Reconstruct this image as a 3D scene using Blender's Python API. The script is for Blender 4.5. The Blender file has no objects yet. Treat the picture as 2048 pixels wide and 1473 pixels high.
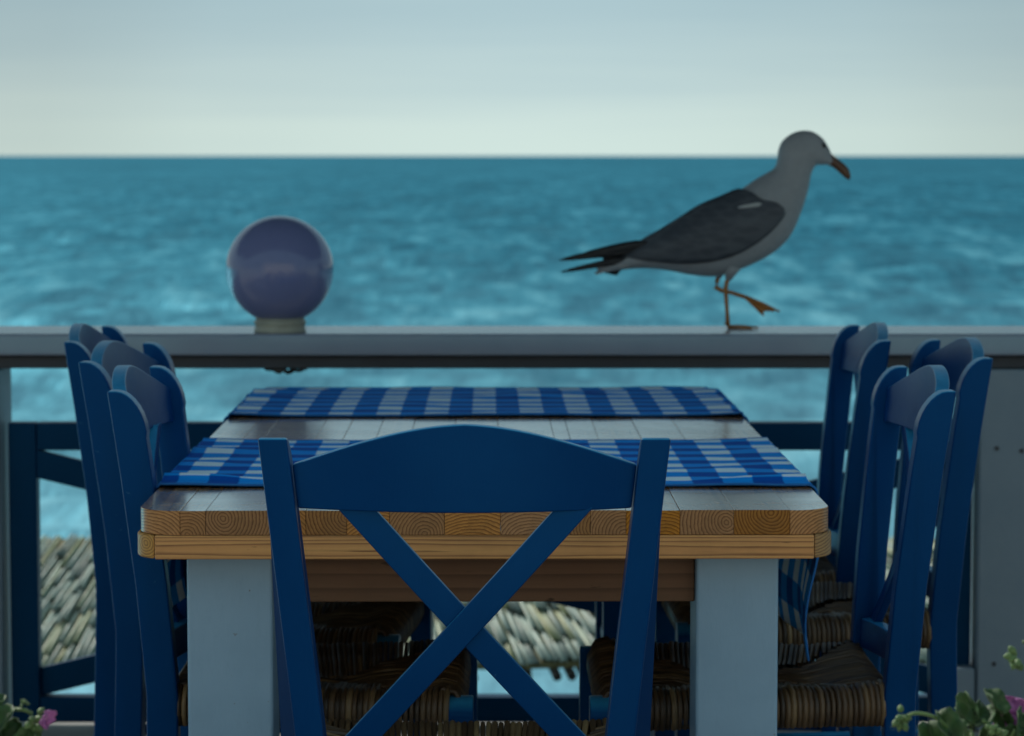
import bpy, bmesh, math, random
import numpy as np
from mathutils import Vector, Matrix, noise

random.seed(7)
rng = np.random.RandomState(11)
scene = bpy.context.scene
COL = scene.collection
R = math.radians

# ------------------------------------------------------------------ camera
CAM_Z = 1.169
F = 5500.0 / 2048.0            # focal length over sensor width
PITCH = math.atan((736.5 - 312.0) / 5500.0)
cam_d = bpy.data.cameras.new('camera')
cam_d.sensor_width = 36.0
cam_d.lens = 36.0 * F
cam_d.clip_start = 0.05
cam_d.clip_end = 60000
cam_d.dof.use_dof = True
cam_d.dof.focus_distance = 3.10
cam_d.dof.aperture_fstop = 9.8
cam_d.dof.aperture_blades = 0
cam = bpy.data.objects.new('camera', cam_d)
cam.location = (0, 0, CAM_Z)
cam.rotation_euler = (math.pi / 2 - PITCH, 0, 0)
COL.objects.link(cam)
scene.camera = cam

# ------------------------------------------------------------------ world
SUN_EL, SUN_AZ = R(40), R(-48)          # azimuth from +Y towards +X
world = bpy.data.worlds.new('World')
scene.world = world
world.use_nodes = True
wn, wl = world.node_tree.nodes, world.node_tree.links
wn.clear()
w_out = wn.new('ShaderNodeOutputWorld')
bg_sky = wn.new('ShaderNodeBackground')
bg_veil = wn.new('ShaderNodeBackground')
add = wn.new('ShaderNodeAddShader')
sky = wn.new('ShaderNodeTexSky')
sky.sky_type = 'NISHITA'
sky.sun_disc = False
sky.sun_elevation = SUN_EL
sky.sun_rotation = SUN_AZ
sky.dust_density = 2.0
sky.air_density = 1.0
wl.new(sky.outputs[0], bg_sky.inputs[0])
bg_sky.inputs[1].default_value = 0.008
tc = wn.new('ShaderNodeTexCoord')
sep = wn.new('ShaderNodeSeparateXYZ')
wl.new(tc.outputs['Generated'], sep.inputs[0])
# cloud veil: soft long streaks low over the sea
mp = wn.new('ShaderNodeMapping')
mp.inputs['Scale'].default_value = (1.6, 1.6, 26.0)
wl.new(tc.outputs['Generated'], mp.inputs[0])
cn = wn.new('ShaderNodeTexNoise')
cn.inputs['Scale'].default_value = 2.2
cn.inputs['Detail'].default_value = 3.0
cn.inputs['Roughness'].default_value = 0.5
wl.new(mp.outputs[0], cn.inputs['Vector'])
zz = wn.new('ShaderNodeMath'); zz.operation = 'MULTIPLY_ADD'
sub = wn.new('ShaderNodeMath'); sub.operation = 'SUBTRACT'; sub.inputs[1].default_value = 0.5
wl.new(cn.outputs[0], sub.inputs[0])
wl.new(sub.outputs[0], zz.inputs[0])
zz.inputs[1].default_value = 0.035
wl.new(sep.outputs[2], zz.inputs[2])
ramp = wn.new('ShaderNodeValToRGB')
ramp.color_ramp.interpolation = 'B_SPLINE'
els = ramp.color_ramp.elements
stops = [(0.0, (0.60, 0.745, 0.705)), (0.014, (0.57, 0.715, 0.69)), (0.036, (0.42, 0.575, 0.615)), (0.060, (0.34, 0.50, 0.565)),
         (0.14, (0.29, 0.47, 0.54)), (0.35, (0.31, 0.49, 0.57)), (0.7, (0.30, 0.48, 0.57)), (1.0, (0.30, 0.48, 0.57))]
els[0].position = 0; els[0].color = (*stops[0][1], 1)
els[1].position = 1; els[1].color = (*stops[-1][1], 1)
for p_, c_ in stops[1:-1]:
    e = els.new(p_); e.color = (*c_, 1)
wl.new(zz.outputs[0], ramp.inputs[0])
# brighter towards the sun's azimuth, dimmer away from it
dot = wn.new('ShaderNodeVectorMath'); dot.operation = 'DOT_PRODUCT'
dot.inputs[1].default_value = (math.sin(R(0.5)), math.cos(R(0.5)), 0)
nrm = wn.new('ShaderNodeVectorMath'); nrm.operation = 'NORMALIZE'
wl.new(tc.outputs['Generated'], nrm.inputs[0])
wl.new(nrm.outputs[0], dot.inputs[0])
glow = wn.new('ShaderNodeValToRGB')
glow.color_ramp.interpolation = 'EASE'
g = glow.color_ramp.elements
g[0].position = 0.0; g[0].color = (0.74, 0.74, 0.74, 1)
g[1].position = 1.0; g[1].color = (1.0, 1.0, 1.0, 1)
for p_, v_ in ((0.5, .74), (0.9, .74), (0.965, .75), (0.984, .81), (.995, .94)):
    e = g.new(p_); e.color = (v_, v_, v_, 1)
wl.new(dot.outputs['Value'], glow.inputs[0])
mul = wn.new('ShaderNodeMix'); mul.data_type = 'RGBA'; mul.blend_type = 'MULTIPLY'
mul.inputs[0].default_value = 1.0
wl.new(ramp.outputs[0], mul.inputs[6]); wl.new(glow.outputs[0], mul.inputs[7])
wl.new(mul.outputs[2], bg_veil.inputs[0])
bg_veil.inputs[1].default_value = 0.83
wl.new(bg_sky.outputs[0], add.inputs[0]); wl.new(bg_veil.outputs[0], add.inputs[1])
wl.new(add.outputs[0], w_out.inputs[0])

sun_d = bpy.data.lights.new('sun', 'SUN')
sun_d.energy = 3.9
sun_d.angle = R(14)
sun_d.color = (1.0, 0.94, 0.85)
sun = bpy.data.objects.new('sun', sun_d)
sd = Vector((math.sin(SUN_AZ) * math.cos(SUN_EL), math.cos(SUN_AZ) * math.cos(SUN_EL), math.sin(SUN_EL)))
sun.rotation_euler = sd.to_track_quat('Z', 'Y').to_euler()
sun.location = (0, 0, 20)
COL.objects.link(sun)

scene.view_settings.view_transform = 'Standard'
scene.view_settings.look = 'None'
scene.view_settings.exposure = 0.3
scene.view_settings.gamma = 1.0
scene.view_settings.use_curve_mapping = False
scene.render.engine = 'CYCLES'
scene.cycles.use_denoising = True
scene.cycles.max_bounces = 7
scene.cycles.diffuse_bounces = 4
scene.cycles.glossy_bounces = 3

# ------------------------------------------------------------------ helpers
def set_props(o, label=None, cat=None, group=None, kind=None):
    if label: o['label'] = label
    if cat: o['category'] = cat
    if group: o['group'] = group
    if kind: o['kind'] = kind
    return o

def empty(name, loc=(0, 0, 0), rz=0.0, **k):
    o = bpy.data.objects.new(name, None)
    o.empty_display_size = 0.1
    o.location = loc
    o.rotation_euler = (0, 0, rz)
    COL.objects.link(o)
    return set_props(o, **k)

def mobj(name, verts, faces, mat, parent=None, loc=(0, 0, 0), smooth=False, bevel=0.0, seg=2, mats=None, **k):
    me = bpy.data.meshes.new(name)
    me.from_pydata([tuple(v) for v in verts], [], [tuple(f) for f in faces])
    bm = bmesh.new(); bm.from_mesh(me)
    bmesh.ops.recalc_face_normals(bm, faces=bm.faces)
    bm.to_mesh(me); bm.free()
    me.materials.append(mat)
    if smooth:
        me.polygons.foreach_set('use_smooth', [True] * len(me.polygons))
    o = bpy.data.objects.new(name, me)
    o.location = loc
    COL.objects.link(o)
    if parent: o.parent = parent
    if bevel > 0:
        b = o.modifiers.new('bevel', 'BEVEL')
        b.width = bevel; b.segments = seg; b.limit_method = 'ANGLE'; b.angle_limit = R(35)
        b.harden_normals = False
        me.polygons.foreach_set('use_smooth', [True] * len(me.polygons))
        w = o.modifiers.new('normals', 'WEIGHTED_NORMAL'); w.keep_sharp = False
    return set_props(o, **k)

def box(x0, x1, y0, y1, z0, z1):
    v = [(x0, y0, z0), (x1, y0, z0), (x1, y1, z0), (x0, y1, z0), (x0, y0, z1), (x1, y0, z1), (x1, y1, z1), (x0, y1, z1)]
    f = [(0, 3, 2, 1), (4, 5, 6, 7), (0, 1, 5, 4), (1, 2, 6, 5), (2, 3, 7, 6), (3, 0, 4, 7)]
    return v, f

def join(parts):
    V, Fc = [], []
    for v, f in parts:
        n = len(V); V += list(v); Fc += [tuple(i + n for i in q) for q in f]
    return V, Fc

def tube(pts, rad, n=8, caps=True, flat=1.0, ref=(0, 0, 1)):
    """Tube along points with per-point radii."""
    pts = [Vector(p) for p in pts]
    if not hasattr(rad, '__len__'): rad = [rad] * len(pts)
    V, Fc = [], []
    up = Vector(ref)
    for i, p in enumerate(pts):
        t = (pts[min(i + 1, len(pts) - 1)] - pts[max(i - 1, 0)]).normalized()
        a = t.cross(up)
        if a.length < 1e-4: a = t.cross(Vector((1, 0.1, 0)))
        a.normalize(); b = t.cross(a).normalized()
        for k in range(n):
            an = 2 * math.pi * k / n
            V.append(p + a * math.cos(an) * rad[i] + b * math.sin(an) * rad[i] * flat)
    for i in range(len(pts) - 1):
        for k in range(n):
            Fc.append((i * n + k, i * n + (k + 1) % n, (i + 1) * n + (k + 1) % n, (i + 1) * n + k))
    if caps:
        Fc.append(tuple(range(n))[::-1]); Fc.append(tuple((len(pts) - 1) * n + k for k in range(n)))
    return V, Fc

def loft(rings, caps=True):
    n = len(rings[0]); V = [v for r in rings for v in r]; Fc = []
    for i in range(len(rings) - 1):
        for k in range(n):
            Fc.append((i * n + k, i * n + (k + 1) % n, (i + 1) * n + (k + 1) % n, (i + 1) * n + k))
    if caps:
        Fc.append(tuple(range(n))[::-1]); Fc.append(tuple((len(rings) - 1) * n + k for k in range(n)))
    return V, Fc

def sphere(c, r, nu=12, nv=8, sc=(1, 1, 1)):
    rings = []
    for j in range(1, nv):
        th = math.pi * j / nv
        rings.append([(c[0] + r * sc[0] * math.sin(th) * math.cos(2 * math.pi * k / nu),
                       c[1] + r * sc[1] * math.sin(th) * math.sin(2 * math.pi * k / nu),
                       c[2] + r * sc[2] * math.cos(th)) for k in range(nu)])
    V, Fc = loft(rings, caps=False)
    V = V + [(c[0], c[1], c[2] + r * sc[2]), (c[0], c[1], c[2] - r * sc[2])]
    t, b = len(V) - 2, len(V) - 1
    for k in range(nu):
        Fc.append((k, t, (k + 1) % nu)); m = (nv - 2) * nu
        Fc.append((m + (k + 1) % nu, b, m + k))
    return V, Fc

def copy_tree(o, parent=None):
    c = o.copy(); COL.objects.link(c)
    if parent: c.parent = parent
    for ch in list(o.children): copy_tree(ch, c)
    return c

def catmull(P, n):
    P = [np.array(p, float) for p in P]
    P = [2 * P[0] - P[1]] + P + [2 * P[-1] - P[-2]]
    out = []
    for i in range(1, len(P) - 2):
        for k in range(n):
            t = k / n
            out.append(0.5 * ((2 * P[i]) + (-P[i-1] + P[i+1]) * t + (2*P[i-1] - 5*P[i] + 4*P[i+1] - P[i+2]) * t*t + (-P[i-1] + 3*P[i] - 3*P[i+1] + P[i+2]) * t**3))
    out.append(P[-2])
    return out

# ------------------------------------------------------------------ materials
class NT:
    def __init__(s, name):
        s.m = bpy.data.materials.new(name); s.m.use_nodes = True
        s.n = s.m.node_tree.nodes; s.l = s.m.node_tree.links
        s.p = s.n['Principled BSDF']
        s.tc = s.n.new('ShaderNodeTexCoord')
    def add(s, t, **k):
        n = s.n.new(t)
        for a, b in k.items(): setattr(n, a, b)
        return n
    def noise(s, scale, detail=4, rough=.55, vec=None, stretch=None, dist=0.0):
        n = s.add('ShaderNodeTexNoise')
        n.inputs['Scale'].default_value = scale; n.inputs['Detail'].default_value = detail
        n.inputs['Roughness'].default_value = rough; n.inputs['Distortion'].default_value = dist
        v = vec or s.tc.outputs['Object']
        if stretch:
            m = s.add('ShaderNodeMapping'); m.inputs['Scale'].default_value = stretch
            s.l.new(v, m.inputs[0]); v = m.outputs[0]
        s.l.new(v, n.inputs['Vector'])
        return n.outputs[0]
    def ramp(s, fac, stops, interp='LINEAR'):
        r = s.add('ShaderNodeValToRGB'); r.color_ramp.interpolation = interp
        e = r.color_ramp.elements
        cv = lambda c: (c, c, c, 1) if not hasattr(c, '__len__') else (*c, 1)
        e[0].position = stops[0][0]; e[0].color = cv(stops[0][1])
        e[1].position = stops[-1][0]; e[1].color = cv(stops[-1][1])
        for p, c in stops[1:-1]:
            x = e.new(p); x.color = cv(c)
        s.l.new(fac, r.inputs[0])
        return r.outputs[0]
    def mix(s, a, b, fac=1.0, mode='MIX'):
        m = s.add('ShaderNodeMix', data_type='RGBA', blend_type=mode)
        for sock, v in ((m.inputs[0], fac), (m.inputs[6], a), (m.inputs[7], b)):
            if isinstance(v, bpy.types.NodeSocket): s.l.new(v, sock)
            elif hasattr(v, '__len__'): sock.default_value = (*v, 1)
            else: sock.default_value = v
        return m.outputs[2]
    def math(s, op, a, b=0.0, c=None):
        m = s.add('ShaderNodeMath', operation=op)
        for i, v in enumerate((a, b, c)):
            if v is None: continue
            if isinstance(v, bpy.types.NodeSocket): s.l.new(v, m.inputs[i])
            else: m.inputs[i].default_value = v
        return m.outputs[0]
    def col(s, v):
        if isinstance(v, bpy.types.NodeSocket): s.l.new(v, s.p.inputs['Base Color'])
        else: s.p.inputs['Base Color'].default_value = (*v, 1)
    def set(s, name, v):
        if isinstance(v, bpy.types.NodeSocket): s.l.new(v, s.p.inputs[name])
        else: s.p.inputs[name].default_value = v
    def bump(s, h, strength=.3, dist=.002):
        b = s.add('ShaderNodeBump'); b.inputs['Strength'].default_value = strength; b.inputs['Distance'].default_value = dist
        s.l.new(h, b.inputs['Height']); s.l.new(b.outputs[0], s.p.inputs['Normal'])

def paint(name, base, worn, under, rough=.4, chip=.74, grain=(6, 6, 1), bump=.25, edge=None, spec=.3, tint=None, top=None):
    t = NT(name)
    a = t.noise(9, 4)
    c = t.mix(base, worn, t.ramp(a, [(.35, 0.0), (.75, 1.0)]))
    g_ = t.noise(34, 6, .65, stretch=grain)
    c = t.mix(c, worn, t.ramp(g_, [(.55, 0.0), (.8, .5)]))
    ch = t.noise(70, 3, .6)
    msk = t.math('MULTIPLY', t.ramp(ch, [(chip, 0.0), (chip + .03, 1.0)]), t.ramp(t.noise(5, 2), [(.45, 0.0), (.6, 1.0)]))
    c = t.mix(c, under, msk)
    if top:         # lighter upper faces: sky highlight painted into the colour
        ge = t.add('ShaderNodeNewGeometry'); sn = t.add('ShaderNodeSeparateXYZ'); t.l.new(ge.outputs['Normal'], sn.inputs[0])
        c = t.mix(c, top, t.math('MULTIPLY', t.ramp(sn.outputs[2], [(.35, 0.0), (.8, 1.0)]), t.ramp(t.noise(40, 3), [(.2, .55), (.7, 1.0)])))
    if edge:        # paint rubbed off the arrises
        geo = t.add('ShaderNodeNewGeometry')
        pt = t.ramp(geo.outputs['Pointiness'], [(.505, 0.0), (.56, 1.0)])
        c = t.mix(c, edge, t.math('MULTIPLY', pt, t.ramp(t.noise(24, 4), [(.4, 0.0), (.65, .75)])))
    t.col(c)
    t.set('Roughness', t.ramp(g_, [(.3, rough - .03), (.8, rough + .05)]))
    t.set('Specular IOR Level', spec)
    if tint: t.set('Specular Tint', (*tint, 1))
    t.bump(t.math('ADD', g_, t.math('MULTIPLY', ch, .4)), bump, .0012)
    return t.m

M = {}
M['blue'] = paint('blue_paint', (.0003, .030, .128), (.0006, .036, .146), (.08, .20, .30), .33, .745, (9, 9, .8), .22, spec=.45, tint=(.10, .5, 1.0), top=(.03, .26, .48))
M['blue_dark'] = paint('dark_blue_paint', (.0006, .018, .058), (.001, .024, .07), (.03, .04, .05), .4, .78, spec=.4, tint=(.1, .5, 1.0))
M['white'] = paint('white_paint', (.27, .41, .54), (.225, .35, .47), (.16, .13, .11), .45, .69, (5, 5, 1.5), .35)
M['rail'] = paint('rail_white_paint', (.27, .29, .36), (.24, .265, .335), (.12, .11, .10), .22, .78, (1, 6, 6), .2, spec=.8, tint=(.3, .8, 1.0))
M['beam'] = paint('beam_paint', (.06, .065, .075), (.05, .052, .06), (.08, .07, .06), .6, .78, (1, 6, 6), .25)
M['post'] = paint('post_paint', (.22, .28, .33), (.185, .245, .30), (.15, .13, .12), .5, .76)

def wood(name, ax, c1, c2, c3, rough=.4, coat=0.0, wl_=.0052, use_random=True, dirt=.35):
    """Growth rings about an axis running along ax ('X' or 'Y') so that end grain and long grain both come out."""
    t = NT(name)
    info = t.add('ShaderNodeObjectInfo')
    mpn = t.add('ShaderNodeMapping')
    comb = t.add('ShaderNodeCombineXYZ')
    rnd = info.outputs['Random']
    r2 = t.math('FRACT', t.math('MULTIPLY', rnd, 17.31)); r3 = t.math('FRACT', t.math('MULTIPLY', rnd, 91.7))
    off_a = t.math('MULTIPLY_ADD', rnd, .05, -.025)
    off_z = t.math('MULTIPLY_ADD', r2, .09, -.03)
    if ax == 'Y':
        t.l.new(off_a, comb.inputs[0]); t.l.new(t.math('MULTIPLY', r3, 5), comb.inputs[1]); t.l.new(off_z, comb.inputs[2])
        sc = (1, .035, 1)
    else:
        t.l.new(t.math('MULTIPLY', r3, 5), comb.inputs[0]); t.l.new(off_a, comb.inputs[1]); t.l.new(off_z, comb.inputs[2])
        sc = (.045, 1, 1)
    t.l.new(t.tc.outputs['Object'], mpn.inputs[0]); t.l.new(comb.outputs[0], mpn.inputs[1]); mpn.inputs['Scale'].default_value = sc
    # warp
    nz = t.add('ShaderNodeTexNoise'); nz.inputs['Scale'].default_value = 14; nz.inputs['Detail'].default_value = 2
    t.l.new(mpn.outputs[0], nz.inputs['Vector'])
    vs = t.add('ShaderNodeVectorMath', operation='SCALE'); vs.inputs['Scale'].default_value = .016
    vo = t.add('ShaderNodeVectorMath', operation='SUBTRACT'); vo.inputs[1].default_value = (.5, .5, .5)
    t.l.new(nz.outputs['Color'], vo.inputs[0]); t.l.new(vo.outputs[0], vs.inputs[0])
    va = t.add('ShaderNodeVectorMath', operation='ADD')
    t.l.new(mpn.outputs[0], va.inputs[0]); t.l.new(vs.outputs[0], va.inputs[1])
    wv = t.add('ShaderNodeTexWave', wave_type='RINGS', rings_direction=ax, wave_profile='SAW')
    wv.inputs['Scale'].default_value = .05 / wl_ * 2.0 / 3.14 * 10 / 2
    wv.inputs['Distortion'].default_value = 1.6; wv.inputs['Detail'].default_value = 2; wv.inputs['Detail Scale'].default_value = 3
    t.l.new(va.outputs[0], wv.inputs['Vector'])
    rr = t.ramp(wv.outputs['Fac'], [(0, c1), (.55, c2), (.88, c3), (1.0, c1)])
    fine = t.noise(160, 4, .7, stretch=(1, .05, 1) if ax == 'Y' else (.05, 1, 1))
    c = t.mix(rr, (.75, .72, .68), t.ramp(fine, [(.3, .0), (.7, .55)]), 'MULTIPLY')
    hsv = t.add('ShaderNodeHueSaturation')
    t.l.new(c, hsv.inputs['Color'])
    t.l.new(t.math('MULTIPLY_ADD', r2, .5, .62), hsv.inputs['Value'])
    t.l.new(t.math('MULTIPLY_ADD', r3, .2, .83), hsv.inputs['Saturation'])
    big = t.noise(11, 5, .65)
    c = t.mix(hsv.outputs[0], (.10, .065, .035), t.math('MULTIPLY', t.ramp(big, [(.5, 0.0), (.75, 1.0)]), dirt))
    cr_ = t.noise(42, 3, .6, stretch=(1.6, .3, .10) if ax == 'Y' else (.3, 1, 1.6))
    c = t.mix(c, (.035, .018, .008), t.ramp(cr_, [(.68, 0.0), (.715, .8)]))
    # small dark knots and dents
    ve = t.add('ShaderNodeTexVoronoi'); ve.inputs['Scale'].default_value = 7
    t.l.new(t.tc.outputs['Object'], ve.inputs['Vector'])
    c = t.mix(c, (.05, .025, .012), t.ramp(ve.outputs['Distance'], [(.03, .85), (.075, 0.0)]))
    t.col(c)
    t.set('Roughness', t.ramp(t.noise(16, 5, .6), [(.3, rough - .09), (.75, rough + .15)]))
    t.set('Specular IOR Level', .5 if coat else .25)
    if coat: t.set('Coat IOR', 2.3)
    if coat:
        ge = t.add('ShaderNodeNewGeometry'); sn = t.add('ShaderNodeSeparateXYZ'); t.l.new(ge.outputs['True Normal'], sn.inputs[0])
        top_ = t.ramp(sn.outputs[2], [(.6, 0.0), (.9, 1.0)])
        t.set('Coat Weight', top_); t.set('Coat Roughness', .16)
        t.set('Specular IOR Level', t.math('MULTIPLY_ADD', top_, .4, .12))
    t.bump(t.math('ADD', t.math('MULTIPLY', wv.outputs['Fac'], .5), fine), .22, .0008)
    return t.m
M['plank'] = wood('pine_plank', 'Y', (.62, .27, .055), (.50, .195, .038), (.16, .052, .013), .22, 1.0, wl_=.0021, dirt=.8)
M['frame_x'] = wood('pine_frame', 'X', (.80, .34, .035), (.70, .27, .026), (.30, .10, .012), .42, 0, wl_=.0018, dirt=.2)
M['frame_y'] = wood('pine_frame_side', 'Y', (.70, .37, .10), (.60, .30, .08), (.20, .08, .025), .42, 0, wl_=.0018, dirt=.3)
M['apron'] = wood('pine_apron_shaded', 'X', (.20, .088, .032), (.18, .076, .028), (.12, .05, .018), .5, 0, wl_=.009)  # darker brown than the frame: shade under the top put into the colour

# rush
t = NT('rush_cord')
geo = t.add('ShaderNodeNewGeometry')
rc = t.ramp(geo.outputs['Random Per Island'], [(0, (.035, .02, .010)), (.5, (.095, .054, .026)), (.85, (.14, .082, .038)), (1.0, (.25, .16, .072))])
t.col(t.mix(rc, (.06, .032, .015), t.ramp(t.noise(18, 4), [(.42, 0.0), (.7, .8)])))
t.set('Roughness', .42)
t.bump(t.noise(260, 3), .5, .001)
M['rush'] = t.m

# gingham
t = NT('gingham_cloth')
uv = t.add('ShaderNodeUVMap'); uv.uv_map = 'UVMap'
sp = t.add('ShaderNodeSeparateXYZ'); t.l.new(uv.outputs[0], sp.inputs[0])
CH = .0405
def stripe(sock, soft=.03):
    fr = t.math('FRACT', t.math('DIVIDE', sock, CH * 2))
    return t.ramp(fr, [(0, 0.0), (.5 - soft, 0.0), (.5, 1.0), (1 - soft, 1.0), (1, 0.0)])
su, sv = stripe(sp.outputs[0]), stripe(sp.outputs[1])
tot = t.math('ADD', su, sv)
gc = t.ramp(t.math('MULTIPLY', tot, .5), [(0, (.82, .92, 1.0)), (.5, (.006, .30, .86)), (1, (.001, .085, .42))])
weave = t.noise(900, 2, .5, vec=uv.outputs[0])
gc = t.mix(gc, (.82, .86, .9), t.ramp(weave, [(.3, 0.0), (.8, .4)]), 'MULTIPLY')
gc = gc
t.col(gc); t.set('Roughness', .85); t.set('Specular IOR Level', .15)
t.bump(t.math('ADD', weave, t.math('MULTIPLY', t.noise(30, 3), 1.2)), .5, .0012)
M['gingham'] = t.m
t = NT('cloth_hem'); t.col((.01, .13, .40)); t.set('Roughness', .9); t.bump(t.noise(500, 2), .4, .001); M['hem'] = t.m

# sea
t = NT('sea_water')
rip = t.noise(1.0, 4, .6, stretch=(1.25, .27, 1)); swl = t.noise(.22, 3, .55, stretch=(1, .18, 1)); far_ = t.noise(.012, 3, .6, stretch=(1, .18, 1))
mixn = t.math('ADD', t.math('ADD', t.math('MULTIPLY', rip, .5), t.math('MULTIPLY', swl, .3)), t.math('MULTIPLY', far_, .2))
wc = t.ramp(mixn, [(.42, (.001, .040, .066)), (.5, (.004, .15, .205)), (.59, (.17, .46, .52))])  # bright and dark wave facets painted into the diffuse colour
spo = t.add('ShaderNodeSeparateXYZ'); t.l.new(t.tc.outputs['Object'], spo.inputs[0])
near_fade = t.ramp(t.math('DIVIDE', 14.0, spo.outputs[1]), [(0, 0.0), (.12, .1), (.5, .6), (1, 1.0)])      # paler towards the shore
wc = t.mix(wc, (.38, .60, .67), t.math('MULTIPLY', near_fade, t.ramp(mixn, [(.36, .25), (.62, .85)])))
wc = t.mix(wc, (.12, .28, .36), t.ramp(t.math('DIVIDE', 30.0, spo.outputs[1]), [(0, .97), (.2, .85), (.55, .35), (1, 0.0)]), 'MULTIPLY')   # darker farther offshore
dif = t.add('ShaderNodeBsdfDiffuse'); t.l.new(wc, dif.inputs[0])
gl = t.add('ShaderNodeBsdfGlossy'); gl.inputs[0].default_value = (.12, .42, .55, 1); gl.inputs['Roughness'].default_value = .42
n2 = t.noise(2.6, 4, .6, stretch=(1, .5, 1))
b_ = t.add('ShaderNodeBump'); b_.inputs['Strength'].default_value = 1.0; b_.inputs['Distance'].default_value = .10
t.l.new(t.math('ADD', rip, t.math('ADD', t.math('MULTIPLY', n2, .12), t.math('MULTIPLY', swl, 2.0))), b_.inputs['Height'])
t.l.new(b_.outputs[0], gl.inputs['Normal']); t.l.new(b_.outputs[0], dif.inputs['Normal'])
ms = t.add('ShaderNodeMixShader'); ms.inputs[0].default_value = .42
t.l.new(dif.outputs[0], ms.inputs[1]); t.l.new(gl.outputs[0], ms.inputs[2])
t.l.new(ms.outputs[0], t.n['Material Output'].inputs['Surface'])
t.n.remove(t.p)
M['sea'] = t.m

def simple(name, c, rough=.5, nscale=20, var=.25, bump=.2, **k):
    t = NT(name)
    a = t.noise(nscale, 4)
    t.col(t.mix(c, tuple(x * (1 - var) for x in c), t.ramp(a, [(.3, 0.0), (.7, 1.0)])))
    t.set('Roughness', rough); t.bump(a, bump, .001)
    for kk, v in k.items(): t.set(kk.replace('_', ' '), v)
    return t.m
M['globe'] = simple('globe_plastic', (.165, .19, .37), .16, 3, .1, .0, Coat_Weight=.12, Coat_Roughness=.2)
M['collar'] = simple('cream_collar', (.42, .42, .34), .55, 30, .3)
M['black'] = simple('dark_metal', (.02, .02, .02), .5)
M['floor'] = simple('deck_floor', (.44, .42, .38), .5, 6, .3, .4)
M['wall'] = simple('taverna_wall_plaster', (.74, .70, .62), .8, 4, .15)
M['awning'] = simple('awning_canvas', (.05, .06, .09), .9, 8, .2)
M['gull_white'] = simple('white_plumage', (.28, .30, .32), .75, 60, .12, .4)
M['gull_pale'] = simple('pale_plumage', (.42, .44, .44), .75, 60, .1)
t = NT('grey_plumage')
ve = t.add('ShaderNodeTexVoronoi', feature='F1'); ve.inputs['Scale'].default_value = 60
mpf = t.add('ShaderNodeMapping'); mpf.inputs['Scale'].default_value = (.55, .3, 1.35); mpf.inputs['Rotation'].default_value = (0, R(24), 0)
t.l.new(t.tc.outputs['Object'], mpf.inputs[0]); t.l.new(mpf.outputs[0], ve.inputs['Vector'])
t.col(t.mix((.048, .056, .07), (.08, .09, .105), t.ramp(ve.outputs['Distance'], [(.35, 0.0), (.75, .8)])))
t.set('Roughness', .7); t.bump(ve.outputs['Distance'], .5, .002)
M['gull_grey'] = t.m
M['gull_black'] = simple('black_plumage', (.012, .012, .014), .6, 90, .2)
M['bill'] = simple('bill_horn', (.11, .045, .018), .4, 60, .4)
M['leg'] = simple('yellow_leg_skin', (.42, .16, .03), .5, 200, .4)
M['cane'] = None
t = NT('bamboo_cane')
info = t.add('ShaderNodeObjectInfo'); geo = t.add('ShaderNodeNewGeometry')
rr = t.math('FRACT', t.math('ADD', info.outputs['Random'], geo.outputs['Random Per Island']))
cc = t.ramp(rr, [(0, (.15, .20, .18)), (.35, (.22, .30, .26)), (.7, (.29, .39, .34)), (1, (.22, .25, .11))])
t.col(t.mix(cc, (.17, .16, .09), t.ramp(t.noise(11, 4), [(.5, 0.0), (.72, .9)])))
t.set('Roughness', .55); t.bump(t.noise(80, 3), .3, .002)
M['cane'] = t.m
M['thatch_under'] = simple('reed_underlay', (.13, .125, .055), .9, 30, .5, .6)
M['log'] = simple('weathered_log', (.07, .06, .05), .8, 20, .4, .5)
M['log_end'] = simple('log_end_hollow', (.012, .011, .010), .9)
def leafmat(name, a, b, tr=.25):
    t = NT(name)
    geo = t.add('ShaderNodeNewGeometry')
    t.col(t.mix(t.ramp(geo.outputs['Random Per Island'], [(0, a), (1, b)]), tuple(x * .5 for x in a), t.ramp(t.noise(90, 4), [(.4, 0.0), (.7, .7)])))
    t.set('Roughness', .6)
    t.set('Subsurface Weight', tr); t.set('Subsurface Radius', (.004, .006, .002)); t.set('Sheen Weight', .1)
    t.bump(t.noise(320, 3), .4, .0008)
    return t.m
M['leaf'] = leafmat('geranium_leaf', (.014, .055, .007), (.026, .085, .012))
M['bud'] = leafmat('bud_green', (.06, .13, .035), (.11, .19, .06))
M['petal'] = leafmat('pink_petal', (.34, .08, .30), (.48, .22, .50), .35)
M['terracotta'] = simple('terracotta', (.34, .13, .07), .8)
M['plinth'] = simple('plinth_plaster', (.45, .45, .44), .8)
M['soil'] = simple('soil', (.03, .022, .015), .95, 60, .5, .8)

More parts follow.
